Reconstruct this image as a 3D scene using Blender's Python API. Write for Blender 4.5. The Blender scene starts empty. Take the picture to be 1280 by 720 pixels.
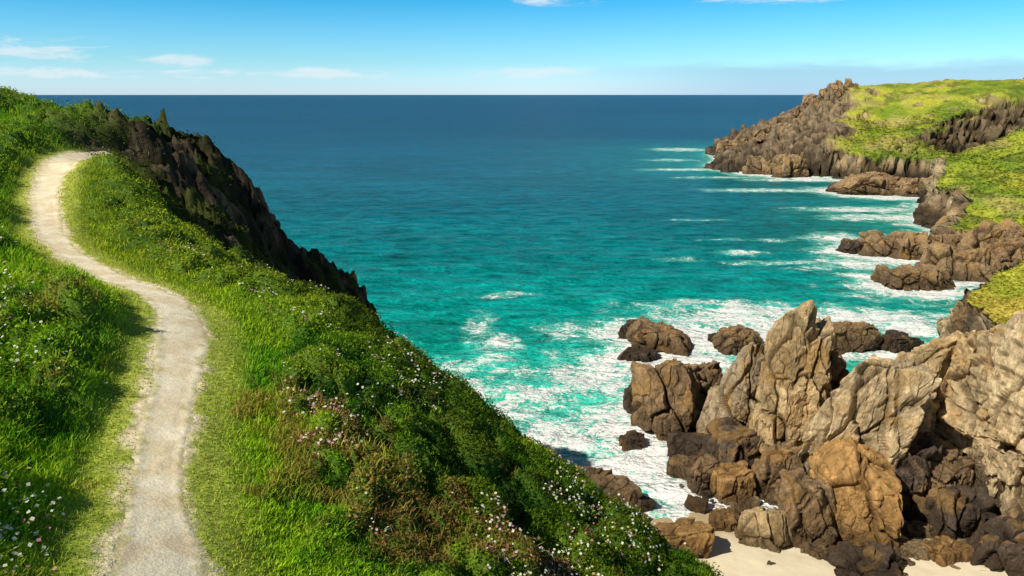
import bpy, bmesh, math, numpy as np
from mathutils import Vector, Euler
rng = np.random.default_rng(7)
F = 924.0; HC = 40.0
PITCH = math.atan(242/924.0); cp = math.cos(PITCH); sp = math.sin(PITCH)
def S(u, v, t):
    xc = (u-640)/F; yc = -(v-360)/F
    return (xc*t, t*(cp+yc*sp), HC+t*(-sp+yc*cp))
def slope(v):
    yc = -(v-360)/F
    return (-sp+yc*cp)/(cp+yc*sp)
def sea(u, v, z=0.0):
    yc = -(v-360)/F
    t = (z-HC)/(-sp+yc*cp)
    return S(u, v, t)
# ---------------------------------------------------------------- noise
def h3(ix, iy, iz, seed=0):
    h = (ix.astype(np.int64)*374761393 + iy.astype(np.int64)*668265263 + iz.astype(np.int64)*1442695041 + seed*974634777) & 0xffffffff
    h = ((h ^ (h >> 13))*1274126177) & 0xffffffff
    h = ((h ^ (h >> 15))*2246822519) & 0xffffffff
    h = h ^ (h >> 16)
    return h/4294967296.0
def h2(ix, iy, seed=0):
    return h3(ix, iy, np.zeros_like(ix), seed)
def q(t): return t*t*t*(t*(t*6-15)+10)
def vn2(x, y, seed=0):
    ix = np.floor(x); iy = np.floor(y); fx = q(x-ix); fy = q(y-iy)
    ix = ix.astype(np.int64); iy = iy.astype(np.int64)
    a = h2(ix, iy, seed); b = h2(ix+1, iy, seed); c = h2(ix, iy+1, seed); d = h2(ix+1, iy+1, seed)
    return ((a+(b-a)*fx)*(1-fy)+(c+(d-c)*fx)*fy)*2-1
def fbm2(x, y, o=4, seed=0, gain=.5):
    s = 0; a = 1; n = 0
    for i in range(o):
        s = s+a*vn2(x, y, seed+i); n += a; a *= gain
        x, y = (x*1.6-y*1.2)+3.1, (x*1.2+y*1.6)+7.7
    return s/n*1.4
def vn3(p, seed=0):
    i = np.floor(p); f = q(p-i); i = i.astype(np.int64)
    r = 0
    for dx in (0, 1):
        wx = f[:, 0] if dx else 1-f[:, 0]
        for dy in (0, 1):
            wy = f[:, 1] if dy else 1-f[:, 1]
            for dz in (0, 1):
                wz = f[:, 2] if dz else 1-f[:, 2]
                r = r+wx*wy*wz*h3(i[:, 0]+dx, i[:, 1]+dy, i[:, 2]+dz, seed)
    return r*2-1
ROT = np.array([[0, .8, .6], [-.8, .36, -.48], [-.6, -.48, .64]])
def fbm3(p, o=4, seed=0, gain=.5):
    s = 0; a = 1; n = 0
    for k in range(o):
        s = s+a*vn3(p, seed+k); n += a; a *= gain; p = p@ROT.T*2.03+5.3
    return s/n*1.4
def worley3(p, seed=0):
    i = np.floor(p).astype(np.int64)
    F1 = np.full(len(p), 9.); F2 = np.full(len(p), 9.); ID = np.zeros(len(p))
    for dx in (-1, 0, 1):
        for dy in (-1, 0, 1):
            for dz in (-1, 0, 1):
                cx, cy, cz = i[:, 0]+dx, i[:, 1]+dy, i[:, 2]+dz
                d = np.sqrt((cx+h3(cx, cy, cz, seed)-p[:, 0])**2+(cy+h3(cx, cy, cz, seed+1)-p[:, 1])**2+(cz+h3(cx, cy, cz, seed+2)-p[:, 2])**2)
                hid = h3(cx, cy, cz, seed+3)
                m = d < F1
                F2 = np.where(m, F1, np.minimum(F2, d)); ID = np.where(m, hid, ID); F1 = np.where(m, d, F1)
    return F1, F2, ID
def worley2(x, y, seed=0):
    ix = np.floor(x).astype(np.int64); iy = np.floor(y).astype(np.int64)
    F1 = np.full(x.shape, 9.); ID = np.zeros(x.shape)
    for dx in (-1, 0, 1):
        for dy in (-1, 0, 1):
            cx = ix+dx; cy = iy+dy
            d = np.hypot(cx+h2(cx, cy, seed)-x, cy+h2(cx, cy, seed+1)-y)
            m = d < F1; ID = np.where(m, h2(cx, cy, seed+3), ID); F1 = np.where(m, d, F1)
    return F1, ID
def ss(a, b, x):
    t = np.clip((x-a)/(b-a), 0, 1); return t*t*(3-2*t)
def mixc(a, b, t):
    return np.asarray(a)*(1-t[..., None])+np.asarray(b)*t[..., None]
class RBF:
    def __init__(s, pts, smooth=0.02):
        P = np.array(pts, float); s.c = P[:, :2]; n = len(P)
        D = np.hypot(s.c[:, None, 0]-s.c[None, :, 0], s.c[:, None, 1]-s.c[None, :, 1])
        A = np.zeros((n+3, n+3)); A[:n, :n] = -D+np.eye(n)*smooth
        Q = np.c_[np.ones(n), s.c]; A[:n, n:] = Q; A[n:, :n] = Q.T
        s.w = np.linalg.solve(A, np.r_[P[:, 2], 0, 0, 0])
    def __call__(s, x, y):
        r = s.w[-3]+s.w[-2]*x+s.w[-1]*y
        for (cx, cy), w in zip(s.c, s.w):
            r = r-w*np.sqrt((x-cx)**2+(y-cy)**2+.3)
        return r
# ---------------------------------------------------------------- mesh helpers
COL = bpy.context.scene.collection
def add_obj(name, me, mat=None):
    ob = bpy.data.objects.new(name, me); COL.objects.link(ob)
    if mat: me.materials.append(mat)
    return ob
def raw_mesh(name, V, Fc, k, smooth=True, colors=None, attrs=None):
    me = bpy.data.meshes.new(name)
    V = np.ascontiguousarray(V, dtype=np.float32); Fc = np.ascontiguousarray(Fc, dtype=np.int32)
    nf = len(Fc)
    me.vertices.add(len(V)); me.vertices.foreach_set("co", V.ravel())
    me.loops.add(nf*k); me.loops.foreach_set("vertex_index", Fc.ravel())
    me.polygons.add(nf); me.polygons.foreach_set("loop_start", np.arange(0, nf*k, k, dtype=np.int32))
    me.update(calc_edges=True)
    me.polygons.foreach_set("use_smooth", np.full(nf, smooth, dtype=bool))
    if colors is not None:
        a = me.attributes.new("Col", 'FLOAT_COLOR', 'POINT')
        C = np.ones((len(V), 4), np.float32); C[:, :3] = np.clip(colors, 0, 1); a.data.foreach_set("color", C.ravel())
    for nme, arr in (attrs or {}).items():
        a = me.attributes.new(nme, 'FLOAT', 'POINT'); a.data.foreach_set("value", np.ascontiguousarray(arr, dtype=np.float32).ravel())
    me.update()
    return me
def grid_faces(n, m):
    i = np.arange(n-1)[:, None]*m+np.arange(m-1)[None, :]
    return np.stack([i, i+1, i+m+1, i+m], -1).reshape(-1, 4)
def grid_normals(P):
    du = np.gradient(P, axis=0); dv = np.gradient(P, axis=1)
    N = np.cross(du, dv); N /= np.linalg.norm(N, axis=-1, keepdims=True)+1e-9
    N *= np.sign(N[..., 2:3]+1e-9)
    return N
# ---------------------------------------------------------------- materials
def new_mat(name):
    m = bpy.data.materials.new(name); m.use_nodes = True
    nt = m.node_tree; b = nt.nodes["Principled BSDF"]; return m, nt, b
def mth(nt, op, a, b=0.0, c=0.0, clamp=False):
    n = nt.nodes.new('ShaderNodeMath'); n.operation = op; n.use_clamp = clamp
    for i, x in enumerate((a, b, c)):
        if isinstance(x, (int, float)): n.inputs[i].default_value = x
        else: nt.links.new(x, n.inputs[i])
    return n.outputs[0]
def mrange(nt, x, a, b, c=0.0, d=1.0, smooth=True):
    n = nt.nodes.new('ShaderNodeMapRange'); n.interpolation_type = 'SMOOTHSTEP' if smooth else 'LINEAR'
    nt.links.new(x, n.inputs[0])
    for i, k in enumerate((a, b, c, d)): n.inputs[i+1].default_value = k
    return n.outputs[0]
def noise(nt, vec, scale, detail=4, rough=.5, dist=0.0):
    n = nt.nodes.new('ShaderNodeTexNoise'); n.inputs['Scale'].default_value = scale; n.inputs['Detail'].default_value = detail
    n.inputs['Roughness'].default_value = rough; n.inputs['Distortion'].default_value = dist
    nt.links.new(vec, n.inputs['Vector']); return n.outputs[0]
def mixrgb(nt, fac, a, b, mode='MIX'):
    n = nt.nodes.new('ShaderNodeMix'); n.data_type = 'RGBA'; n.blend_type = mode
    for idx, x in ((0, fac), (6, a), (7, b)):
        if isinstance(x, (int, float)): n.inputs[idx].default_value = x
        elif isinstance(x, tuple): n.inputs[idx].default_value = (*x, 1)
        else: nt.links.new(x, n.inputs[idx])
    return n.outputs[2]
def scaled(nt, vec, s):
    n = nt.nodes.new('ShaderNodeMapping'); n.inputs['Scale'].default_value = s; nt.links.new(vec, n.inputs[0]); return n.outputs[0]
def attr(nt, name):
    n = nt.nodes.new('ShaderNodeAttribute'); n.attribute_name = name; return n
def mul_noise_color(nt, col, fac, lo, hi):
    v = mrange(nt, fac, .3, .7, lo, hi, False)
    n = nt.nodes.new('ShaderNodeVectorMath'); n.operation = 'SCALE'; nt.links.new(col, n.inputs[0]); nt.links.new(v, n.inputs['Scale']); return n.outputs[0]
def bump(nt, b, h, strength, dist, prev=None):
    n = nt.nodes.new('ShaderNodeBump'); n.inputs['Strength'].default_value = strength; n.inputs['Distance'].default_value = dist
    nt.links.new(h, n.inputs['Height'])
    if prev: nt.links.new(prev, n.inputs['Normal'])
    if b: nt.links.new(n.outputs[0], b.inputs['Normal'])
    return n.outputs[0]
def foliage_mat(name, trans=.3):
    m, nt, b = new_mat(name); L = nt.links
    a = attr(nt, "Col"); L.new(a.outputs['Color'], b.inputs['Base Color']); b.inputs['Roughness'].default_value = .7
    b.inputs['Specular IOR Level'].default_value = .06
    t = nt.nodes.new('ShaderNodeBsdfTranslucent'); L.new(a.outputs['Color'], t.inputs['Color'])
    mx = nt.nodes.new('ShaderNodeMixShader'); mx.inputs[0].default_value = trans
    L.new(b.outputs[0], mx.inputs[1]); L.new(t.outputs[0], mx.inputs[2]); L.new(mx.outputs[0], nt.nodes['Material Output'].inputs[0])
    return m
def terrain_mat(name, fine=6.0, bd=.08, rs=.35, rbd=.9, lo=.6, hi=1.4):
    m, nt, b = new_mat(name); L = nt.links
    pos = nt.nodes.new('ShaderNodeNewGeometry').outputs['Position']
    a = attr(nt, "Col"); r = attr(nt, "rock").outputs['Fac']
    n1 = noise(nt, pos, fine, 4, .65); n2 = noise(nt, pos, rs, 7, .68, .4)
    c1 = mul_noise_color(nt, a.outputs['Color'], n1, lo, hi)
    c2 = mul_noise_color(nt, a.outputs['Color'], n2, .4, 1.7)
    c = mixrgb(nt, r, c1, c2); L.new(c, b.inputs['Base Color']); b.inputs['Roughness'].default_value = .9
    b.inputs['Specular IOR Level'].default_value = .1
    p = bump(nt, None, n1, .6, bd); n2m = mth(nt, 'MULTIPLY', n2, r)
    bump(nt, b, n2m, 1.0, rbd, p)
    return m
def rock_mat(name):
    m, nt, b = new_mat(name); L = nt.links
    pos = nt.nodes.new('ShaderNodeNewGeometry').outputs['Position']
    z = nt.nodes.new('ShaderNodeSeparateXYZ'); L.new(pos, z.inputs[0])
    a = attr(nt, "Col").outputs['Color']
    nA = noise(nt, pos, .5, 4, .6, .5); nB = noise(nt, scaled(nt, pos, (1, 1, .5)), 2.0, 7, .76, .4); nC = noise(nt, pos, .28, 3, .5, 1.0)
    c = mul_noise_color(nt, a, nB, .42, 1.55)
    c = mul_noise_color(nt, c, nA, .68, 1.25)
    oc = mrange(nt, nC, .50, .66); c = mixrgb(nt, mth(nt, 'MULTIPLY', oc, .45), c, (.56, .32, .095))
    wz = mth(nt, 'ADD', z.outputs[2], mth(nt, 'MULTIPLY', mth(nt, 'SUBTRACT', nA, .5), -9.0))
    wet = mrange(nt, wz, .5, 4.0, 1, 0)
    c = mixrgb(nt, mth(nt, 'MULTIPLY', wet, .72), c, (.05, .033, .02)); L.new(c, b.inputs['Base Color'])
    L.new(mrange(nt, wet, 0, 1, .88, .5), b.inputs['Roughness']); b.inputs['Specular IOR Level'].default_value = .15
    p = bump(nt, None, nA, .8, .5); bump(nt, b, nB, 1, .55, p)
    return m
M_leaf = foliage_mat("foliage_leaves"); M_ter = terrain_mat("hillside_soil_turf")
M_land = terrain_mat("headland_rock_turf", fine=.9, bd=.6, rs=.16, rbd=3.6)
M_rock = rock_mat("granite_rock")

# ================================================================= LEFT HILL
path_px = [(206, 1000, 5.6), (204, 850, 6.7), (202, 720, 8.2), (199, 650, 9.4), (196, 600, 10.5), (202, 550, 11.7), (213, 500, 13), (223, 450, 14.8), (228, 410, 16.6), (218, 382, 18.3), (188, 362, 19.7),
           (145, 347, 20.8), (100, 325, 23), (68, 300, 26), (57, 270, 30), (60, 240, 34.3), (70, 217, 37.6), (86, 201, 41), (108, 193, 43.5), (135, 190, 46)]
path_hw_pts = [.55, .52, .47, .37, .32, .32, .35, .42, .48, .48, .46, .44, .42, .44, .48, .56, .8, .75, .4, .2]
pw = np.array([S(*p) for p in path_px])
def catmull(P, W, n=10):
    out = []; ow = []
    for i in range(len(P)-1):
        p0 = P[max(i-1, 0)]; p1 = P[i]; p2 = P[i+1]; p3 = P[min(i+2, len(P)-1)]
        for k in range(n):
            t = k/n
            out.append(.5*((2*p1)+(-p0+p2)*t+(2*p0-5*p1+4*p2-p3)*t*t+(-p0+3*p1-3*p2+p3)*t**3)); ow.append(W[i]*(1-t)+W[i+1]*t)
    out.append(P[-1]); ow.append(W[-1]); return np.array(out), np.array(ow)
PL, PW = catmull(pw, path_hw_pts, 6)
def path_dist(x, y):
    best = np.full(x.shape, 1e9); sg = np.ones(x.shape); hw = np.ones(x.shape)
    for i in range(len(PL)-1):
        ax, ay = PL[i, :2]; bx, by = PL[i+1, :2]; dx = bx-ax; dy = by-ay; l2 = dx*dx+dy*dy+1e-12
        t = np.clip(((x-ax)*dx+(y-ay)*dy)/l2, 0, 1)
        d = np.hypot(x-ax-t*dx, y-ay-t*dy); m = d < best
        best = np.where(m, d, best); sg = np.where(m, np.where(dx*(y-ay)-dy*(x-ax) > 0, -1., 1.), sg); hw = np.where(m, PW[i], hw)
    return best, sg, hw
cps = [tuple(p) for p in pw]
for p in [(0, 720, 7.5), (0, 600, 9.9), (0, 500, 12.3), (0, 400, 16), (0, 350, 19.8), (0, 300, 24.5), (0, 250, 31), (0, 200, 38), (0, 160, 47), (0, 126, 57), (60, 140, 55), (100, 150, 53), (130, 160, 50),
          (100, 450, 14), (100, 600, 10.2), (120, 380, 17.5),
          (300, 720, 8.9), (400, 720, 9.8), (500, 720, 11), (600, 720, 12.3), (700, 720, 13.8), (850, 720, 16.5),
          (300, 600, 11.3), (400, 600, 12.5), (500, 600, 14), (600, 600, 15.8), (700, 592, 18),
          (300, 500, 14), (400, 500, 15.5), (500, 500, 18), (575, 502, 20), (640, 550, 19),
          (300, 420, 18), (400, 420, 20.5), (480, 428, 23), (300, 370, 22), (400, 378, 25), (450, 404, 25),
          (270, 347, 24.5), (200, 320, 26.5), (150, 290, 29), (120, 250, 32), (110, 215, 36), (140, 192, 39), (180, 240, 35), (230, 292, 31), (740, 652, 17.2),
          (150, 166, 50), (190, 171, 53), (240, 186, 56), (280, 208, 58), (320, 247, 60), (350, 296, 62), (400, 342, 64), (440, 352, 66), (457, 374, 66),
          (200, 220, 48), (260, 270, 50), (300, 310, 50), (350, 347, 54), (400, 372, 58)]:
    cps.append(S(*p))
cps += [(9, 22, 19), (4, 28, 18), (0, 32, 20), (-4, 38, 20), (-9, 40, 23), (-15, 38, 28.5), (10, 34, 6), (6, 42, 6), (0, 48, 8), (-4, 54, 9),
        (15, 38, -1), (12, 50, -3), (6, 56, -3), (0, 64, -3), (-5, 72, -3), (-8, 85, -3), (-25, 90, -4), (-50, 112, -5), (-100, 130, -5), (-160, 120, 10), (-6, 62, 5), (-12, 72, 2), (-16, 75, 6), (-26, 70, 20),
        (-35, 72, 25), (-45, 75, 28), (-55, 75, 34), (-60, 100, 12), (-40, 95, 2), (-90, 60, 40), (-120, 20, 43), (-60, 20, 39), (-30, 10, 37.5), (-10, 0, 35.8), (0, 0, 34.4), (5, 2, 32.), (10, 6, 27.5), (-10, -20, 36), (10, -20, 32),
        (16, 14, 20), (22, 22, 8), (24, 32, -2), (30, 10, 10), (22, 45, -3), (40, 30, -3), (60, 60, -4), (20, 80, -5), (60, 150, -6), (0, 150, -6), (150, 60, -6), (40, -10, 14)]
TL = RBF(cps)
NA, NR = 820, 860
r0 = .8; kR = math.log(170/r0)/(NR-1); a0 = math.radians(-100); dA = math.radians(178)/(NA-1)
RR = r0*np.exp(kR*np.arange(NR)); AA = a0+dA*np.arange(NA)
gx = RR[:, None]*np.sin(AA)[None, :]; gy = RR[:, None]*np.cos(AA)[None, :]
def spur_mask(x, y):
    val = ((x+21)*9.5+(y-39.5)*12)/15.3 + 1.6*fbm2(x/4, y/4, 3, 5)
    return ss(0, 2.2, val)*ss(27, 31, y)*ss(-31, -25, x+1.5*fbm2(x/2, y/2, 3, 6))
zb = TL(gx, gy); gd, gs, ghw = path_dist(gx, gy); edge = gd-ghw
spur = spur_mask(gx, gy)
vegw = ss(.15, 1.3, edge)
left = (gs < 0)
F1, ID1 = worley2(gx/1.0+.3*fbm2(gx, gy, 2, 1), gy/1.0+.3*fbm2(gx, gy, 2, 2), 11); dome = np.sqrt(np.clip(1-(F1/.8)**2, 0, 1))*(0.4+1.1*ID1)
F1b, IDb = worley2(gx/.40, gy/.40, 17); domeb = np.sqrt(np.clip(1-(F1b/.8)**2, 0, 1))*(.4+IDb)
low = fbm2(gx/3.2, gy/3.2, 3, 21)
shr = np.where(left, ss(.5, 1.6, edge), ss(1.2, 2.6, edge+.5*fbm2(gx/1.5, gy/1.5, 2, 22)))
grassy = ss(.0, .5, fbm2(gx/3.5, gy/3.5, 2, 77)+np.where(left, ss(14, 9, gy)*.5-.1, -.35))
amp = np.where(left, .66, .46)*shr*(1-.35*grassy)
zL = zb+vegw*low*.16+dome*amp-.14*shr+domeb*shr*.22+vegw*fbm2(gx/.25, gy/.25, 3, 40)*.03-.03*ss(.1, -.2, edge)
ridg = 1-np.abs(fbm2(gx/5, gy/5, 5, 60)); ridg2 = 1-np.abs(fbm2(gx/1.6, gy/1.6, 4, 66))
F1c, IDc = worley2(gx/2.2+.4*fbm2(gx, gy, 2, 3), gy/2.2, 71)
zL = zL+spur*((ridg-.6)*2.1+(ridg2-.6)*1.4+(IDc-.5)*1.8)*ss(0, 5, gd)
PLg = np.stack([gx, gy, zL], -1)
NLg = grid_normals(PLg)
pn = fbm2(gx/2.0, gy/2.0, 4, 90)
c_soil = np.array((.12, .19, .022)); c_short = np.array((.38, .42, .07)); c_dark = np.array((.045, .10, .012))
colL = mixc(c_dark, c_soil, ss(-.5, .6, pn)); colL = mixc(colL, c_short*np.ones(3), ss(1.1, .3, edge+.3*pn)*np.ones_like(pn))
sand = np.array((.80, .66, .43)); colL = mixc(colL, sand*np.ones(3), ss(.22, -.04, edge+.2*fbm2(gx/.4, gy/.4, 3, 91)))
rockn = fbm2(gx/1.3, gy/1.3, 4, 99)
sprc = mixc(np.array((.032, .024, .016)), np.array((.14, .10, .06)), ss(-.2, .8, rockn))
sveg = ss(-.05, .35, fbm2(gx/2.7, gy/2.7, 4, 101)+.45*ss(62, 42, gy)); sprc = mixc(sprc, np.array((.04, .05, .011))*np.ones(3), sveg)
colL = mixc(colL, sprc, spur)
low_rock = ss(7, 4, zL+1.5*rockn); colL = mixc(colL, np.array((.18, .13, .08))*np.ones(3), low_rock)
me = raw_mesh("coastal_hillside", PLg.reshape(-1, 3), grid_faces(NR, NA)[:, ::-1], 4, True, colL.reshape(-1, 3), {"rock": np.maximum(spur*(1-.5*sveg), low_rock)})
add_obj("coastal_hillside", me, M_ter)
def lookL(arr, x, y):
    r = np.hypot(x, y); a = np.arctan2(x, y)
    fi = np.clip(np.log(r/r0)/kR, 0, NR-1.001); fj = np.clip((a-a0)/dA, 0, NA-1.001)
    i = fi.astype(int); j = fj.astype(int); u = fi-i; v = fj-j
    if arr.ndim == 3: u = u[:, None]; v = v[:, None]
    return (arr[i, j]*(1-u)+arr[i+1, j]*u)*(1-v)+(arr[i, j+1]*(1-u)+arr[i+1, j+1]*u)*v
# ---- footpath strip
PLf, PWf = catmull(pw, path_hw_pts, 60)
tan = np.gradient(PLf[:, :2], axis=0); tan /= np.linalg.norm(tan, axis=1, keepdims=True); nrm = np.c_[tan[:, 1], -tan[:, 0]]
K = 29; cross = np.linspace(-1, 1, K); arc = np.r_[0, np.cumsum(np.hypot(*np.diff(PLf[:, :2], axis=0).T))]
wl = PWf*(1+.22*fbm2(arc/.9, arc*0+3, 4, 8, .6))+.05; wr = PWf*(1+.22*fbm2(arc/.9, arc*0+9, 4, 9, .6))+.05
W = np.where(cross[None, :] < 0, wl[:, None], wr[:, None])
fx = PLf[:, 0:1]+nrm[:, 0:1]*W*cross; fy = PLf[:, 1:2]+nrm[:, 1:2]*W*cross
fz = lookL(zL, fx.ravel(), fy.ravel()).reshape(fx.shape)+.016+.006*fbm2(fx/.15, fy/.15, 3, 4)-.02*ss(.7, 1., np.abs(cross))[None, :]
pcol = mixc(np.array((.82, .67, .44)), np.array((.95, .84, .62)), ss(-.6, .6, fbm2(fx/.5, fy/.5, 4, 31)))
pcol = mixc(pcol, np.array((.50, .45, .18))*np.ones(3), ss(.58, 1., np.abs(cross)[None, :]+.35*fbm2(fx/.2, fy/.2, 3, 33))*.65)
me = raw_mesh("footpath", np.stack([fx, fy, fz], -1).reshape(-1, 3), grid_faces(len(PLf), K), 4, True, pcol.reshape(-1, 3), {"rock": fx*0})
M_path = terrain_mat("sandy_gravel", fine=22, bd=.02, lo=.78, hi=1.12); add_obj("footpath", me, M_path)

def unit(v): return v/(np.linalg.norm(v, axis=-1, keepdims=True)+1e-9)
def blades(P, N, h, w, col, lean):
    n = len(P); th = rng.uniform(0, 2*np.pi, n); side = np.c_[np.cos(th), np.sin(th), np.zeros(n)]
    th2 = rng.uniform(0, 2*np.pi, n); out = np.c_[np.cos(th2), np.sin(th2), np.zeros(n)]
    up = unit(N*.6+np.array((0, 0, .5))+out*(lean*rng.uniform(.2, 1, n))[:, None])
    out = out*lean[:, None]
    V = np.empty((n, 5, 3)); hw = (w*.5)[:, None]; h = h[:, None]
    V[:, 0] = P-side*hw; V[:, 1] = P+side*hw
    mid = P+up*h*.55; V[:, 2] = mid+side*hw*.8; V[:, 3] = mid-side*hw*.8; V[:, 4] = P+up*h*.9+out*h*.5
    b = np.arange(n)[:, None]*5
    Fc = np.concatenate([b+np.array([[0, 1, 2]]), b+np.array([[0, 2, 3]]), b+np.array([[3, 2, 4]])], 0)
    return V.reshape(-1, 3), Fc, np.repeat(col[:, None, :], 5, 1).reshape(-1, 3)
def leaves(P, N, s, col, flat=.5, asp=.55):
    n = len(P); nn = unit(N*flat+rng.normal(0, .6, (n, 3))); t = unit(np.cross(nn, rng.normal(0, 1, (n, 3)))); b = np.cross(nn, t)
    s = s[:, None]; V = np.empty((n, 4, 3)); V[:, 0] = P-t*s; V[:, 1] = P+b*s*asp; V[:, 2] = P+t*s; V[:, 3] = P-b*s*asp
    Fc = np.arange(n*4).reshape(n, 4); return V.reshape(-1, 3), Fc, np.repeat(col[:, None, :], 4, 1).reshape(-1, 3)
def samp(n, rmin, rmax, amin, amax):
    r = np.exp(rng.uniform(math.log(rmin), math.log(rmax), n)); a = np.radians(rng.uniform(amin, amax, n)); return r*np.sin(a), r*np.cos(a), r
def fields(x, y):
    e = lookL(edge, x, y); l = lookL(np.where(left, 1., 0.), x, y) > .5
    return e, l, lookL(spur, x, y), lookL(PLg, x, y), unit(lookL(NLg, x, y)), lookL(grassy, x, y), lookL(shr, x, y)
heath = [(S(420, 570, 13.1), 1.2, 1.8), (S(560, 690, 12.8), 2.0, 1.1), (S(370, 525, 14.5), .9, 1.4), (S(480, 640, 12.8), 1.1, 1.1), (S(640, 700, 13.2), 1.2, .9), (S(500, 700, 11.6), 1.2, .8), (S(60, 425, 15), .9, 1.0)]
def heath_mask(x, y):
    m = 0
    for (c, rx, ry) in heath: m = np.maximum(m, np.exp(-((x-c[0])/rx)**2-((y-c[1])/ry)**2))
    return ss(.35, .75, m+.6*fbm2(x/.5, y/.5, 3, 12))*.8
def outer_shade(x, y, e, l): return (~l)*ss(2.6, 5.0, e)*ss(31, 24, y)  # shadowed side of the outer slope, painted into the plant colours
n = 540000
x, y, r = samp(n, 5.5, 75, -44, 40)
e, l, spr, P, N, gr, sh = fields(x, y); dm = lookL(dome, x, y)
hm = heath_mask(x, y)
patch = fbm2(x/1.3, y/1.3, 3, 200)
p_g = ss(-.08, .30, e+.2*patch)*(1-.93*spr)*np.clip(np.where(sh > .4, .18+.7*gr, 1.), 0, 1)*(P[:, 2] > 3)*(1-.3*hm)
k = rng.uniform(0, 1, n) < p_g
x, y, r, e, l, P, N, gr, sh, hm, patch, dm = [q_[k] for q_ in (x, y, r, e, l, P, N, gr, sh, hm, patch, dm)]
n = len(x); sc = (r/10)**.5
short = ss(1.1, .35, e)
tall = np.where(l, .17, .11)*(1-short)+.045*short
tall = tall*(1+1.1*hm)
h = tall*sc*rng.uniform(.5, 1.4, n); w = .015*sc*rng.uniform(.7, 1.5, n)*(1-.2*short)
cA = np.array((.15, .42, .012)); cB = np.array((.40, .62, .020)); cC = np.array((.68, .64, .11)); cD = np.array((.05, .20, .008))
col = mixc(cA, cB, ss(-.5, .7, patch+rng.normal(0, .25, n)+.4*(dm-.5)))
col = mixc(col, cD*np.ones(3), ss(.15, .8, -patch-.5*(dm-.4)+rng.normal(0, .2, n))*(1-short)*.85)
col = mixc(col, cC*np.ones(3), np.clip(short*.62+(rng.uniform(0, 1, n) < .06)*.7, 0, .9)*rng.uniform(.4, 1, n))
warm = ss(17, 24, y)*(~l); col = mixc(col, np.array((.48, .52, .03))*np.ones(3), warm*.6)
col *= (1-.5*outer_shade(x, y, e, l))[:, None]
col = mixc(col, np.array((.44, .18, .09))*np.ones(3), hm*rng.uniform(.3, 1, n))
col *= rng.uniform(.7, 1.22, n)[:, None]
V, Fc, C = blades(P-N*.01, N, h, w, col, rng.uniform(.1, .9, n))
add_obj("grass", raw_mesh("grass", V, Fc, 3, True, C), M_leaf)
n = 900000
x, y, r = samp(n, 6, 80, -44, 40)
e, l, spr, P, N, gr, sh = fields(x, y); hm = heath_mask(x, y); dm = lookL(dome, x, y); idd = lookL(ID1, x, y)
sveg_s = lookL(sveg, x, y)
p_s = sh*np.clip(1.05-.75*gr, 0.05, 1)*(1-spr)+spr*.65*sveg_s*ss(74, 40, y)
k = (rng.uniform(0, 1, n) < p_s) & (P[:, 2] > 5)
x, y, r, e, l, P, N, hm, spr, dm, idd = [q_[k] for q_ in (x, y, r, e, l, P, N, hm, spr, dm, idd)]; n = len(x)
sc = (r/10)**.6; off = rng.uniform(-.02, .18, n)*sc*(.5+.5*(fbm2(x/.35, y/.35, 2, 300)))
P = P+N*off[:, None]
sp2 = fbm2(x/1.6, y/1.6, 3, 310)
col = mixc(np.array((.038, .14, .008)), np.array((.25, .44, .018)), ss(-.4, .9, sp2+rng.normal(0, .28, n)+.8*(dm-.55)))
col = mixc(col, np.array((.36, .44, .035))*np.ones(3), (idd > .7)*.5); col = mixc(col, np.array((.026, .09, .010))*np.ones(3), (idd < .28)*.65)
warm = ss(17, 24, y)*(~l); col = mixc(col, np.array((.36, .41, .022))*np.ones(3), warm*.45)
col *= (1-.58*outer_shade(x, y, e, l))[:, None]
col = mixc(col, np.array((.40, .15, .075))*np.ones(3), hm*rng.uniform(.3, 1, n)); col = mixc(col, np.array((.042, .05, .013))*np.ones(3), spr*.85)
col *= rng.uniform(.66, 1.3, n)[:, None]
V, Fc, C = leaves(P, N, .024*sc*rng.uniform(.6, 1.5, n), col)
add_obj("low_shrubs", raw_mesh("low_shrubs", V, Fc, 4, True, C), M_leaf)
n = 90000
x, y, r = samp(n, 6.5, 30, -44, 30)
e, l, spr, P, N, gr, sh = fields(x, y)
fm = fbm2(x/1.1, y/1.1, 3, 400)
hm = heath_mask(x, y)
k = (rng.uniform(0, 1, n) < ss(.1, .7, fm+.2*ss(3, 5, e)+.3*hm)*sh*(1-spr)*.28); x, y, r, P, N, hm = x[k], y[k], r[k], P[k], N[k], hm[k]; n = len(x); sc = (r/10)**.35
rr_ = rng.uniform(0, 1, n)+.25*hm; Cc = np.where((rr_ < .72)[:, None], np.array((.82, .82, .66)), np.where((rr_ < .84)[:, None], np.array((.74, .64, .18)), np.array((.60, .24, .34))))
V, Fc, C = leaves(P+N*(.09*sc*rng.uniform(.8, 2.2, n))[:, None], N+np.array((0, -.6, .6)), .024*sc*rng.uniform(.6, 1.4, n), Cc, 1.6, .9)
add_obj("wildflowers", raw_mesh("wildflowers", V, Fc, 4, True, C), M_leaf)

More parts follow.
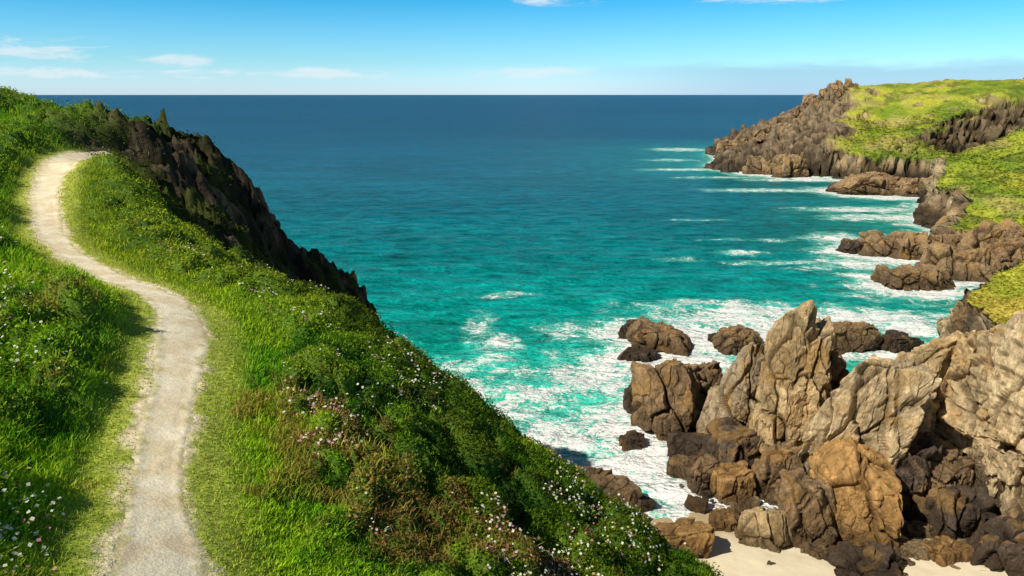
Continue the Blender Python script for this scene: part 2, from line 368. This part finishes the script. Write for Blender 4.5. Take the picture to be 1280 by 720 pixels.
# ================================================================= RIGHT LAND
poly = np.array([(112, 400), (128, 384), (150, 370), (178, 352), (205, 345), (215, 330), (196, 312), (164, 298), (156, 280), (140, 255), (128, 236), (128, 215), (118, 203), (108, 192), (116, 176), (108, 163), (118, 150), (118, 135), (100, 122), (80, 108), (64, 100), (54, 93), (48, 84),
                 (45, 76), (44, 66), (47, 56), (50, 40), (56, 10), (90, -60), (900, -60), (1100, 500), (900, 900), (420, 720), (260, 620), (190, 575), (150, 555), (138, 520), (128, 470), (114, 430)], float)
def poly_sd(x, y):
    best = np.full(x.shape, 1e18); inside = np.zeros(x.shape, bool)
    for i in range(len(poly)):
        ax, ay = poly[i]; bx, by = poly[(i+1) % len(poly)]; dx = bx-ax; dy = by-ay
        t = np.clip(((x-ax)*dx+(y-ay)*dy)/(dx*dx+dy*dy), 0, 1); best = np.minimum(best, (x-ax-t*dx)**2+(y-ay-t*dy)**2)
        if ay != by:
            c = ((ay > y) != (by > y)) & (x < dx*(y-ay)/(by-ay)+ax); inside ^= c
    d = np.sqrt(best); return np.where(inside, d, -d)
cap_pts = [S(*p) for p in [(900, 183, 500), (925, 176, 480), (950, 163, 470), (1000, 137, 470), (1022, 120, 470), (1045, 107, 470), (1130, 104, 480), (1200, 102, 480), (1280, 100, 480), (1040, 155, 425), (1060, 161, 398), (1110, 170, 388), (1145, 165, 378), (1120, 162, 408), (1165, 157, 388), (1165, 168, 372),
           (1190, 148, 392), (1225, 138, 396), (1255, 130, 400), (1295, 121, 404), (1350, 116, 408), (1195, 198, 372), (1230, 196, 376), (1258, 190, 380), (1300, 182, 384), (1350, 174, 388),
           (1100, 132, 440), (950, 182, 420), (990, 170, 415), (1200, 202, 245), (1215, 192, 254), (1245, 176, 266), (1280, 158, 278), (1330, 140, 290), (1210, 235, 222), (1280, 245, 200), (1280, 205, 230), (1240, 205, 240), (1280, 300, 178), (1200, 318, 170),
           (1215, 212, 290), (1250, 205, 300), (1290, 200, 310), (1350, 195, 320),
           (1180, 398, 80), (1205, 384, 85), (1240, 358, 90), (1280, 326, 96), (1280, 400, 79), (1150, 410, 78), (1210, 410, 75)]]
cap_pts += [(170, 520, 12), (220, 540, 35), (300, 560, 44), (400, 500, 52), (500, 400, 58), (330, 330, 22), (270, 265, 28), (235, 335, 9), (80, 60, 26), (110, 90, 24), (130, 150, 8), (200, 180, 30), (160, 180, 14), (60, 30, 22), (600, 0, 60), (900, 500, 60), (600, 800, 50), (180, 312, 9)]
CAP = RBF(cap_pts)
NA2, NR2 = 760, 860; q0 = 34.; k2 = math.log(900/q0)/(NR2-1); b0 = math.radians(8); dB = math.radians(62)/(NA2-1)
R2 = q0*np.exp(k2*np.arange(NR2)); A2 = b0+dB*np.arange(NA2)
hx = R2[:, None]*np.sin(A2)[None, :]; hy = R2[:, None]*np.cos(A2)[None, :]; rad = np.hypot(hx, hy)
far = ss(110, 190, rad); vf = .4+.4*ss(290, 350, rad)
sd = poly_sd(hx, hy)+far*vf*(8*fbm2(hx/34, hy/34, 3, 501)+4*fbm2(hx/11, hy/11, 4, 505)+.6)+(1-far)*(1.5*fbm2(hx/6, hy/6, 4, 510))
cap = CAP(hx, hy); cap = np.clip(cap, 1.5, 80)+far*1.3*fbm2(hx/30, hy/30, 3, 520)+(.5+far*.3)*fbm2(hx/5, hy/5, 4, 523)
st = 2.3+.7*fbm2(hx/20, hy/20, 3, 530)
sds = np.maximum(sd-far*vf*(3+4*fbm2(hx/25, hy/25, 2, 535)), 0)
cl = np.where(sd > 0, np.minimum(sd, 6)*.5+sds*(st*far+2.6*(1-far)), sd*.55)
cl = np.where(sd > 0, cl+np.minimum(sd, 6)/6*far*(3.4*(1-np.abs(fbm2(hx/13, hy/13, 4, 540)))-1.8), cl)
kk = 2.0*far+.8
hh = np.clip(.5+.5*(cap-cl)/kk, 0, 1); z2 = cap*(1-hh)+cl*hh-kk*hh*(1-hh); z2 = np.maximum(z2, -6)
P2 = np.stack([hx, hy, z2], -1); N2 = grid_normals(P2)
sl = N2[..., 2]; edgeness = cap-z2
tip = ss(.455, .425, hx/hy+.02*fbm2(hx/20, hy/20, 3, 550))*ss(350, 380, hy)
cn = fbm2(hx/22, hy/22, 4, 560); cn2 = fbm2(hx/6, hy/6, 4, 565)
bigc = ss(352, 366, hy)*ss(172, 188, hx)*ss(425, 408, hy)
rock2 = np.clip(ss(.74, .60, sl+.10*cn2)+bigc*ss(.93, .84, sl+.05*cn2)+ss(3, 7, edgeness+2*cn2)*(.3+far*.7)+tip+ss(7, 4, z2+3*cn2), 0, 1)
outc = ss(.7, .95, cn+.5*cn2)*far*.8; rock2 = np.maximum(rock2, outc)
fl = P2.reshape(-1, 3)
f1, f2, idr = worley3(fl/np.array((7., 7., 5.))+.35*np.c_[fbm3(fl/9, 2, 1), fbm3(fl/9, 2, 2), fbm3(fl/9, 2, 3)], 600)
g1, g2, idg = worley3(fl/np.array((3., 3., 4.)), 610)
disp = (far.ravel()*((idr-.5)*5.0-2.2*ss(.2, 0, f2-f1))+(idg-.5)*(1.1+1.3*far.ravel())-.8*ss(.18, 0, g2-g1)+.7*fbm3(fl/1.4, 3, 620))*rock2.ravel()*ss(-1, 2, z2.ravel())
P2 = P2+N2*disp.reshape(z2.shape)[..., None]
gcol = mixc(np.array((.19, .27, .024)), np.array((.40, .40, .045)), ss(-.5, .6, cn)); gcol = mixc(gcol, np.array((.10, .135, .022))*np.ones(3), ss(.0, .6, cn2)*.8)
gcol = mixc(gcol, np.array((.60, .47, .08))*np.ones(3), (1-far)*.75*ss(-.5, .4, cn2))
gcol = mixc(gcol, np.array((.40, .32, .11))*np.ones(3), ss(.15, .65, fbm2(hx/12, hy/12, 4, 566))*.6*far)
idr2 = idr.reshape(z2.shape)
rb = ss(-.6, .6, fbm2(hx/9, hy/9, 4, 570)+.9*(idr2-.5)+.3*(z2/12-1))
rcol = mixc(np.array((.10, .07, .045)), np.array((.52, .38, .22)), rb)
rcol = mixc(rcol, np.array((.46, .28, .12))*np.ones(3), ss(.6, .9, idg.reshape(z2.shape))*.4)
rcol = mixc(rcol, np.array((.035, .026, .018))*np.ones(3), ss(8, 3, z2+1.5*cn2)*.88)
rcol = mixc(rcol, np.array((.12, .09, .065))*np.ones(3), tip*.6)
rcol = mixc(rcol, rcol*.4, bigc)  # shadow on the big cliff, painted by darkening its rock colour
crk = 1-.65*ss(.14, 0, (f2-f1).reshape(z2.shape))*far; rcol *= crk[..., None]
c2 = mixc(gcol, rcol, rock2)
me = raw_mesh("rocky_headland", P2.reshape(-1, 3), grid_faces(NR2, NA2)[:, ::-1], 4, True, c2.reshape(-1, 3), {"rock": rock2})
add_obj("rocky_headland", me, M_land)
n = 200000
r = np.exp(rng.uniform(math.log(60), math.log(480), n)); a = np.radians(rng.uniform(20, 50, n)); x = r*np.sin(a); y = r*np.cos(a)
i = np.clip(np.log(r/q0)/k2, 0, NR2-1).astype(int); j = np.clip((a-b0)/dB, 0, NA2-1).astype(int)
P = P2[i, j]+np.c_[(x-hx[i, j]), (y-hy[i, j]), np.zeros(n)]; N = N2[i, j]
k = (rock2[i, j] < .35) & (z2[i, j] > 6) & (rng.uniform(0, 1, n) < .8)
P, N, r, cc = P[k], N[k], r[k], c2[i, j][k]; n = len(P); s = .15*(r/80)**.8*rng.uniform(.6, 1.6, n)
cc = cc*rng.uniform(.6, 1.3, n)[:, None]
V, Fc, C = leaves(P+N*(s*.5)[:, None], N+np.array((0, 0, .5)), s, cc, 1.2, .6)
add_obj("headland_turf", raw_mesh("headland_turf", V, Fc, 4, True, C), M_leaf)

# ================================================================= ROCKS
ICO = {}
def ico(l):
    if l not in ICO:
        bm = bmesh.new(); bmesh.ops.create_icosphere(bm, subdivisions=l, radius=1)
        V = np.array([v.co[:] for v in bm.verts]); Fc = np.array([[v.index for v in f.verts] for f in bm.faces]); bm.free(); ICO[l] = (V, Fc)
    return ICO[l]
def rock_geo(level, c, size, seed, rot=(0, 0, 0), taper=.25, lean=(0, 0), npl=12, rough=1.0, strat=0.0):
    R = np.random.default_rng(seed); D, Fc = ico(level)
    nrm = list(unit(np.vstack([np.eye(3), -np.eye(3)])+R.normal(0, .14, (6, 3)))); ds = list(R.uniform(.80, .95, 6))
    for _ in range(npl): nrm.append(unit(R.normal(0, 1, 3)*np.array((1, 1, .8)))); ds.append(R.uniform(.88, 1.18))
    A = np.maximum(D@np.array(nrm).T, 0)/np.array(ds); kx = 30; rr = (A**kx).sum(1)**(-1/kx)
    P = D*rr[:, None]*.5*np.array(size)
    zz = (P[:, 2]/size[2]+.5); P[:, :2] *= (1-taper*np.clip(zz, 0, 1))[:, None]
    m = float(np.mean(sorted(size)[:2])); q_ = P+seed*13.7
    warp = np.c_[fbm3(q_/(m*.5), 3, 1), fbm3(q_/(m*.5), 3, 2), fbm3(q_/(m*.5), 3, 3)]
    # steeply dipping joint planes: cells stretched along a tilted axis
    ta = np.array(Euler((R.uniform(-.25, .25), R.uniform(.1, .45), R.uniform(0, 3))).to_matrix())
    qq = (q_+warp*m*.07)@ta.T
    s1 = m*.40; f1, f2, i1 = worley3(qq/np.array((s1*.75, s1*1.1, s1*2.4)), seed)
    s2 = m*.15; g1, g2, i2 = worley3((qq+warp*m*.03)/np.array((s2, s2*1.2, s2*1.9)), seed+9)
    nn = unit(P/np.array(size)**1.0)
    fine = fbm3(q_/(m*.22), 5, seed, .62)
    d = ((i1-.5)*.19-.09*ss(.12, 0, f2-f1)+(i2-.5)*.055-.02*ss(.1, 0, g2-g1)+.034*fine)*m*rough
    lay = np.zeros(len(P)); crv = np.zeros(len(P))
    if strat:
        zz = (q_[:, 2]+q_[:, 0]*.25+warp[:, 2]*.45)/strat; lay = h2(np.floor(zz).astype(np.int64), np.zeros(len(zz), np.int64), seed)-.5; crv = ss(.12, 0, np.abs(zz-np.round(zz)))
        d += lay*.5*strat-.2*strat*crv
    P = P+nn*d[:, None]
    P[:, 0] += lean[0]*(P[:, 2]+size[2]*.5); P[:, 1] += lean[1]*(P[:, 2]+size[2]*.5)
    M = np.array(Euler(rot).to_matrix()); P = P@M.T+np.array(c)
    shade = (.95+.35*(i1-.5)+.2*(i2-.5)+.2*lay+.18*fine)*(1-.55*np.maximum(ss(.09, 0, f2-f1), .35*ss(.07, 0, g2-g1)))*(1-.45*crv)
    return P, Fc, np.clip(shade, .1, 1.5)
TONE = {'tan': (.68, .49, .26), 'grey': (.55, .42, .265), 'dark': (.13, .095, .07), 'orange': (.64, .37, .14), 'brown': (.35, .23, .125), 'pale': (.80, .61, .36)}
foam_src = []
seedc = [100]
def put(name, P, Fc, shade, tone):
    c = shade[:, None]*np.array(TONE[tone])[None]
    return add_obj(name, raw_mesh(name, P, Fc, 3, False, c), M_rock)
def rockpx(name, u, vb, vt, wpx, tone='tan', level=6, zb=0.0, dr=.9, lean=(0, 0), rot=None, taper=.2, strat=0.0, npl=12, rough=1.0, foam=True):
    seedc[0] += 1; R = np.random.default_rng(seedc[0])
    b = sea(u, vb, zb); t = b[1]*cp+(HC-b[2])*sp; w = wpx/F*t; d = w*dr
    yc = b[1]+d*.4; ztop = HC+yc*slope(vt); H = max(ztop-zb, .25*w); H = min(H, 30)
    xc = b[0]*(yc/b[1]); full = H*1.3
    rot = rot or (R.uniform(-.08, .08), R.uniform(-.08, .08), R.uniform(-.5, .5))
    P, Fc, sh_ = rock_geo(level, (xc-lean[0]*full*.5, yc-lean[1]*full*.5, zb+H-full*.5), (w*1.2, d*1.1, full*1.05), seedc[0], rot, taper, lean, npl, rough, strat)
    if foam: foam_src.append((xc, yc, w*.55))
    return put(name, P, Fc, sh_, tone)
rockpx("sea_stack", 925, 572, 428, 84, 'grey', 7, lean=(.12, 0), taper=.2)
rockpx("sea_stack", 968, 606, 400, 72, 'tan', 7, lean=(.06, 0), taper=.22)
rockpx("sea_stack", 996, 600, 404, 60, 'tan', 7, lean=(.04, 0), taper=.18)
rockpx("sea_stack", 1022, 570, 428, 58, 'brown', 6, taper=.3)
rockpx("sea_stack", 1046, 632, 438, 84, 'pale', 7, lean=(.24, 0), taper=.12, npl=5, rough=.9)
rockpx("sea_stack", 1098, 610, 440, 80, 'grey', 7, lean=(.1, 0), taper=.12)
rockpx("sea_stack", 1130, 600, 422, 74, 'tan', 7, taper=.1, lean=(.1, 0))
rockpx("sea_stack", 1166, 600, 410, 84, 'tan', 7, taper=.12, lean=(.05, 0), strat=1.5)
rockpx("sea_cliff", 1232, 640, 404, 110, 'pale', 7, taper=.1, strat=1.2, dr=1.1, npl=8, foam=False)
rockpx("sea_cliff", 1196, 610, 412, 70, 'tan', 7, taper=.12, strat=1.1, foam=False)
rockpx("sea_cliff", 1296, 690, 402, 130, 'pale', 7, taper=.12, strat=1.3, foam=False)
rockpx("sea_cliff", 1262, 560, 398, 100, 'tan', 6, taper=.1, strat=1.0, foam=False)
rockpx("rock_block", 1062, 690, 568, 104, 'orange', 7, taper=.12, rough=.8, npl=6)
rockpx("rock_block", 1000, 690, 590, 60, 'brown', 6)
rockpx("rock_block", 1125, 650, 545, 60, 'dark', 6)
rockpx("rock_block", 1165, 650, 560, 80, 'brown', 6)
rockpx("rock_block", 925, 604, 538, 84, 'dark', 6, lean=(.1, 0))
rockpx("rock_block", 975, 630, 560, 60, 'brown', 6)
rockpx("rock_block", 1187, 680, 612, 84, 'dark', 6)
rockpx("rock_block", 1258, 735, 655, 104, 'dark', 6)
rockpx("rock_block", 1290, 700, 620, 90, 'brown', 6)
rockpx("rock_block", 1080, 745, 695, 100, 'dark', 6)
rockpx("sea_rock", 832, 548, 448, 92, 'brown', 7, taper=.3)
rockpx("sea_rock", 872, 530, 455, 56, 'brown', 6)
rockpx("sea_rock", 800, 520, 470, 46, 'dark', 6, taper=.4)
rockpx("sea_rock", 822, 440, 408, 70, 'brown', 6, dr=.7, taper=.05, npl=5)
rockpx("sea_rock", 795, 424, 403, 40, 'dark', 6, dr=.8, taper=.1)
rockpx("sea_rock", 800, 452, 438, 42, 'dark', 5)
rockpx("sea_rock", 925, 440, 412, 60, 'brown', 6, dr=.7, taper=.1)
rockpx("sea_rock", 900, 430, 417, 30, 'dark', 5)
rockpx("sea_rock", 1062, 440, 405, 72, 'brown', 6, dr=.6)
rockpx("sea_rock", 1120, 440, 418, 46, 'dark', 6)
rockpx("sea_rock", 790, 562, 545, 34, 'dark', 5)
for (u, vb, vt, w, tn) in [(915, 630, 586, 54, 'orange'), (880, 618, 578, 42, 'brown'), (955, 692, 640, 60, 'tan'), (905, 666, 642, 32, 'orange'), (845, 706, 655, 70, 'orange'), (735, 618, 589, 46, 'brown'), (762, 645, 606, 56, 'brown'),
                           (772, 662, 640, 34, 'brown'), (990, 668, 640, 44, 'tan'), (1030, 706, 682, 50, 'brown'), (1140, 706, 680, 40, 'tan'), (1180, 712, 678, 50, 'orange'), (1145, 674, 655, 32, 'tan'), (1100, 690, 665, 36, 'brown'), (935, 650, 625, 30, 'brown'),
                           (1215, 700, 680, 36, 'tan'), (800, 640, 622, 30, 'dark'), (1112, 716, 694, 40, 'tan'), (870, 640, 622, 26, 'dark'), (860, 575, 545, 50, 'dark'), (850, 598, 575, 34, 'brown'), (940, 684, 655, 36, 'orange')]:
    rockpx("boulder", u, vb, vt, w, tn, 6 if w > 40 else 5, npl=8, rough=.6, taper=.12)
for (u, vb, vt, w, tn) in [(1112, 322, 290, 84, 'brown'), (1078, 318, 302, 56, 'dark'), (1150, 325, 300, 70, 'brown'), (1138, 362, 338, 90, 'brown'), (1188, 350, 312, 76, 'brown'), (1225, 352, 312, 84, 'brown'), (1060, 316, 306, 26, 'dark'), (1270, 350, 300, 90, 'brown'), (1180, 322, 292, 60, 'brown'),
                           (1090, 244, 230, 90, 'brown'), (1050, 240, 232, 40, 'dark'), (1150, 246, 229, 74, 'brown'), (1185, 262, 240, 60, 'brown'), (1240, 330, 284, 80, 'brown'), (1200, 300, 268, 60, 'brown'), (1225, 300, 264, 50, 'tan'), (920, 212, 200, 36, 'dark'), (950, 218, 198, 46, 'brown'), (990, 222, 195, 50, 'brown')]:
    rockpx("reef_rock", u, vb, vt, w, tn, 6, dr=.6, taper=.3, rough=1.2)
def rock_at(name, c, size, tone, level=6, **k):
    seedc[0] += 1; P, Fc, s_ = rock_geo(level, c, size, seedc[0], **k); return put(name, P, Fc, s_, tone)
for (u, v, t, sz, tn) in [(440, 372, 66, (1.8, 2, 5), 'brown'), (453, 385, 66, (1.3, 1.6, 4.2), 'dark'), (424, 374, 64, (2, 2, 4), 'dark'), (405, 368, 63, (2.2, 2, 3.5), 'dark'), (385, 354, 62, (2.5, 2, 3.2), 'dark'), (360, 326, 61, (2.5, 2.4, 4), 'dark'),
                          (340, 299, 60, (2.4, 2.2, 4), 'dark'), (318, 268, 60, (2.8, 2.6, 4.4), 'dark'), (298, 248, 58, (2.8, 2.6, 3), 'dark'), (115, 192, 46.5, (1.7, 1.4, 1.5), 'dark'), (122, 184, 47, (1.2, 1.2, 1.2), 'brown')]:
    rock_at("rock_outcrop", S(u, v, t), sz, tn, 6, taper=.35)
for (u, v, sz) in [(1045, 114, (12, 12, 12)), (1062, 112, (14, 12, 11)), (1030, 124, (12, 12, 12)), (1012, 134, (13, 12, 13)), (995, 145, (12, 12, 12)), (975, 157, (13, 12, 11)), (955, 167, (13, 12, 10)), (932, 176, (13, 12, 9)), (908, 184, (14, 12, 7)), (1020, 152, (16, 12, 14)), (985, 170, (14, 12, 12))]:
    rock_at("headland_tor", S(u, v, 466 if v < 160 else 440), sz, 'brown', 6, taper=.5, rough=1.5)
Vs = []; Fs = []; Cs = []; o = 0; tn = list(TONE.values())
for i in range(200):
    if i < 120: u = rng.uniform(960, 1290); v = rng.uniform(655, 730)
    elif i < 170: u = rng.uniform(850, 960); v = 560+(u-850)*.6+rng.uniform(-20, 50)
    else: u = rng.uniform(735, 810); v = 600+(u-735)*.8+rng.uniform(-10, 20)
    s = rng.uniform(.35, 1.2); b = sea(u, v, .2)
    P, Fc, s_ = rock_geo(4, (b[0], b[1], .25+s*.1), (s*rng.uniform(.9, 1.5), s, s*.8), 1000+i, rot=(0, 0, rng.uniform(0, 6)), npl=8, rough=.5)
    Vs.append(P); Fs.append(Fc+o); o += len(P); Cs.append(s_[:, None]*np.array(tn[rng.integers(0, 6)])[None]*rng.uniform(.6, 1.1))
add_obj("cove_boulders", raw_mesh("cove_boulders", np.vstack(Vs), np.vstack(Fs), 3, False, np.vstack(Cs)), M_rock)

# ================================================================= BEACH
bx = np.linspace(8, 54, 260)[None, :]*np.ones((240, 1)); by = np.linspace(26, 72, 240)[:, None]*np.ones((1, 260))
bz = .09*(62.5-by)+.25*fbm2(bx/6, by/6, 3, 700)+.03*fbm2(bx/.8, by/.8, 3, 705)
bcol = mixc(np.array((.48, .37, .22)), np.array((.80, .69, .50)), ss(.05, .45, bz))
add_obj("sand_beach", raw_mesh("sand_beach", np.stack([bx, by, bz], -1).reshape(-1, 3), grid_faces(240, 260), 4, True, bcol.reshape(-1, 3), {"rock": bx*0}), M_path)

# ================================================================= SEA
NAs = 720; As = np.radians(np.linspace(-82, 82, NAs))
Rs = np.r_[np.exp(np.linspace(math.log(28), math.log(750), 640)), np.exp(np.linspace(math.log(760), math.log(70000), 70))]
sx = Rs[:, None]*np.sin(As)[None, :]; sy = Rs[:, None]*np.cos(As)[None, :]; sr = np.hypot(sx, sy)
ly = np.log(np.maximum(sy, 20)+0*sx)
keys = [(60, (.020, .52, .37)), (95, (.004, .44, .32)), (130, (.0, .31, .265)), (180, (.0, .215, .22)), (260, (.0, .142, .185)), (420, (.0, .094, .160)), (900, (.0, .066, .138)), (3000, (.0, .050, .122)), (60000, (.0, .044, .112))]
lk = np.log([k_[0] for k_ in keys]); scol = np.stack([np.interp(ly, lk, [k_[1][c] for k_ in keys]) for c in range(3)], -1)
wn = fbm2(sx/60, sy/26, 4, 801)*ss(900, 300, sr)+fbm2(sx/400, sy/160, 3, 811)*.7
scol *= (1+.24*wn)[..., None]
sdc = poly_sd(sx, sy); shore = np.exp(np.minimum(sdc, 0)/(12+.07*sr))
shore[sr > 700] = 0
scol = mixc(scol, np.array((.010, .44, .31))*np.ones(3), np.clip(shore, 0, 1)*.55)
foam = .74*np.exp(np.minimum(sdc, 0)/7.0)
for (cx, cy, rr_) in foam_src:
    d = np.hypot(sx-cx, sy-cy)-rr_; foam = np.maximum(foam, .96*np.exp(-np.maximum(d, 0)/(5.0+.010*cy)))
blobs = [((660, 500), 15, 17, .66), ((700, 560), 11, 13, .82), ((780, 560), 9, 16, 1.0), ((850, 620), 8, 9, 1.1), ((750, 470), 11, 12, .84), ((800, 415), 18, 10, .84), ((880, 420), 24, 10, .98), ((960, 400), 26, 12, .9), ((1060, 400), 22, 10, .86), ((1130, 410), 14, 9, .8), ((870, 455), 10, 8, .99), ((740, 640), 6, 8, .95), ((610, 540), 8, 8, .7),
         ((600, 410), 4, 10, .62), ((625, 430), 4, 8, .66), ((590, 470), 9, 10, .64), ((930, 316), 10, 4, .62), ((970, 328), 14, 3.5, .62), ((1010, 336), 10, 3, .6), ((850, 325), 7, 3, .56), ((870, 380), 16, 5, .66), ((850, 187), 26, 22, .72), ((840, 200), 22, 12, .62), ((870, 212), 34, 9, .76), ((900, 222), 30, 7, .64), ((960, 238), 34, 8, .74),
         ((1010, 225), 34, 9, .85), ((1080, 262), 30, 9, .76), ((1110, 272), 24, 9, .84), ((1130, 300), 16, 10, .8), ((1050, 300), 11, 14, .8), ((1070, 330), 11, 10, .8), ((1200, 354), 9, 7, .8), ((1140, 368), 16, 4, .7), ((645, 368), 7, 2, .52), ((620, 372), 5, 2, .5), ((930, 300), 20, 3, .46), ((880, 275), 14, 3, .5)]
for (c, rx, ry, s_) in blobs:
    c0 = sea(*c); foam = np.maximum(foam, s_*np.exp(-(((sx-c0[0])/rx)**2+((sy-c0[1])/ry)**2)**1.2))
foam = foam+.12*fbm2(sx/4, sy/4, 3, 820)*(foam > .1)
sz = (.22*fbm2(sx/4.5, sy/2.2, 3, 830)+.25*fbm2(sx/16, sy/6, 2, 836))*ss(420, 110, sr)*ss(58, 80, sy)+.10*ss(.5, .9, foam)*fbm2(sx/1., sy/1., 2, 833)*ss(55, 62, sy)
scol = mixc(scol, np.array((.06, .58, .44))*np.ones(3), ss(.2, .8, foam)*.55)
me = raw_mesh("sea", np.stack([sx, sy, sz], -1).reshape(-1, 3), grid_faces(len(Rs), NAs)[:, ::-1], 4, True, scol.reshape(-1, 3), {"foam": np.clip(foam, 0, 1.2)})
m, nt, b = new_mat("sea_water"); L = nt.links
pos = nt.nodes.new('ShaderNodeNewGeometry').outputs['Position']; a = attr(nt, "Col").outputs['Color']; fo = attr(nt, "foam").outputs['Fac']
nW = noise(nt, scaled(nt, pos, (.42, 1, 1)), .30, 5, .66, .3); nw = noise(nt, scaled(nt, pos, (.6, 1, 1)), 1.5, 3, .6, .2); nBig = noise(nt, scaled(nt, pos, (.3, 1, 1)), .07, 3, .6)
c = mul_noise_color(nt, a, nW, .45, 1.55); c = mul_noise_color(nt, c, nw, .68, 1.32); c = mul_noise_color(nt, c, nBig, .82, 1.18)
f1_ = noise(nt, scaled(nt, pos, (1, 1.2, 1)), .16, 7, .62, 1.2); f2_ = noise(nt, scaled(nt, pos, (1, 1.3, 1)), .42, 5, .6, 1.6); f3_ = noise(nt, pos, 1.8, 4, .6, .8)
lace = mth(nt, 'SUBTRACT', .07, mth(nt, 'ABSOLUTE', mth(nt, 'SUBTRACT', f2_, .5)))
v = mth(nt, 'ADD', fo, mth(nt, 'MULTIPLY', mth(nt, 'SUBTRACT', f1_, .5), 1.9)); v = mth(nt, 'ADD', v, mth(nt, 'MULTIPLY', lace, 2.6)); v = mth(nt, 'ADD', v, mth(nt, 'MULTIPLY', mth(nt, 'SUBTRACT', f3_, .5), .9))
gate = mrange(nt, fo, .12, .4); ff = mth(nt, 'MULTIPLY', mrange(nt, v, .48, .90), gate)
c = mixrgb(nt, mth(nt, 'MULTIPLY', mth(nt, 'MULTIPLY', mrange(nt, v, .18, .65), gate), .5), c, (.16, .62, .48))
c = mixrgb(nt, ff, c, (.90, .9, .87)); L.new(c, b.inputs['Base Color'])
L.new(mrange(nt, ff, 0, 1, .28, .8), b.inputs['Roughness']); b.inputs['IOR'].default_value = 1.33; b.inputs['Specular IOR Level'].default_value = .08
p = bump(nt, None, nW, 1.0, 2.4); bump(nt, b, nw, .9, .45, p)
add_obj("sea", me, m)

# ================================================================= SKY / SUN / CAMERA
sunv = Vector((-.60, -.38, .70)).normalized(); el = math.asin(sunv.z); az = math.atan2(sunv.x, sunv.y)
w = bpy.data.worlds.new("World"); bpy.context.scene.world = w; w.use_nodes = True; nt = w.node_tree; L = nt.links; bg = nt.nodes['Background']
sky = nt.nodes.new('ShaderNodeTexSky'); sky.sky_type = 'NISHITA'; sky.sun_disc = False; sky.sun_elevation = el; sky.sun_rotation = az; sky.altitude = 40; sky.air_density = 1.0; sky.dust_density = .4; sky.ozone_density = 2.0
tc = nt.nodes.new('ShaderNodeTexCoord').outputs['Generated']; sep = nt.nodes.new('ShaderNodeSeparateXYZ'); L.new(tc, sep.inputs[0]); X, Y, Z = sep.outputs
cr = nt.nodes.new('ShaderNodeValToRGB'); L.new(mrange(nt, Z, 0, .4, 0, 1, False), cr.inputs[0])
e_ = cr.color_ramp.elements; e_[0].position = 0; e_[0].color = (1.2, 1.6, 2.4, 1); e_[1].position = 1; e_[1].color = (.42, .46, .46, 1)
n_ = e_.new(.10); n_.color = (.70, 1.28, 1.72, 1); n_ = e_.new(.30); n_.color = (.15, .95, 1.42, 1); n_ = e_.new(.6); n_.color = (.34, .5, .55, 1)
c = mixrgb(nt, 1.0, sky.outputs[0], cr.outputs[0], 'MULTIPLY')
cn_ = noise(nt, scaled(nt, tc, (1, 1, 5)), 14, 7, .65, .5)
def blob(cx, cz, rx, rz):
    dx = mth(nt, 'DIVIDE', mth(nt, 'SUBTRACT', X, cx), rx); dz = mth(nt, 'DIVIDE', mth(nt, 'SUBTRACT', Z, cz), rz)
    s_ = mth(nt, 'ADD', mth(nt, 'MULTIPLY', dx, dx), mth(nt, 'MULTIPLY', dz, dz)); return mth(nt, 'MULTIPLY', mth(nt, 'EXPONENT', mth(nt, 'MULTIPLY', s_, -1.0)), mrange(nt, Y, 0, .1))
cm = 0.0
for bb in [(-.535, .045, .09, .014), (-.43, .038, .06, .008), (-.29, .025, .12, .007), (.046, .119, .07, .009), (.34, .112, .1, .006), (.02, .027, .09, .007), (-.5, .024, .12, .006)]:
    q_ = blob(*bb); cm = mth(nt, 'MAXIMUM', cm, q_) if not isinstance(cm, float) else q_
cl_ = mrange(nt, mth(nt, 'ADD', mth(nt, 'MULTIPLY', cm, .6), mth(nt, 'MULTIPLY', mth(nt, 'SUBTRACT', cn_, .5), 2.6)), .12, .75)
cl_ = mth(nt, 'MULTIPLY', cl_, mrange(nt, cm, .05, .4))
band = mth(nt, 'MULTIPLY', mrange(nt, X, .0, .35), mrange(nt, mth(nt, 'ADD', Z, mth(nt, 'MULTIPLY', mth(nt, 'SUBTRACT', cn_, .5), .02)), .026, .042, 1, 0))
c = mixrgb(nt, mth(nt, 'MULTIPLY', band, .6), c, (2.8, 5.1, 7.2))
c = mixrgb(nt, mth(nt, 'MULTIPLY', cl_, .7), c, (8.2, 8.9, 9.4))
L.new(c, bg.inputs[0]); bg.inputs[1].default_value = .1
sl_ = bpy.data.lights.new("sun", 'SUN'); sl_.energy = 5.0; sl_.angle = math.radians(.5); sl_.color = (1, .94, .80)
so = bpy.data.objects.new("sun", sl_); so.rotation_euler = (-sunv).to_track_quat('-Z', 'Y').to_euler(); COL.objects.link(so); so.location = (-60, -40, 120)
cam = bpy.data.cameras.new("camera"); cam.lens = F*36/1280; cam.sensor_width = 36; cam.clip_start = .1; cam.clip_end = 200000
co = bpy.data.objects.new("camera", cam); co.location = (0, 0, HC); co.rotation_euler = (math.pi/2-PITCH, 0, 0); COL.objects.link(co)
sc_ = bpy.context.scene; sc_.camera = co; sc_.view_settings.view_transform = 'Standard'; sc_.view_settings.look = 'None'; sc_.view_settings.exposure = 0
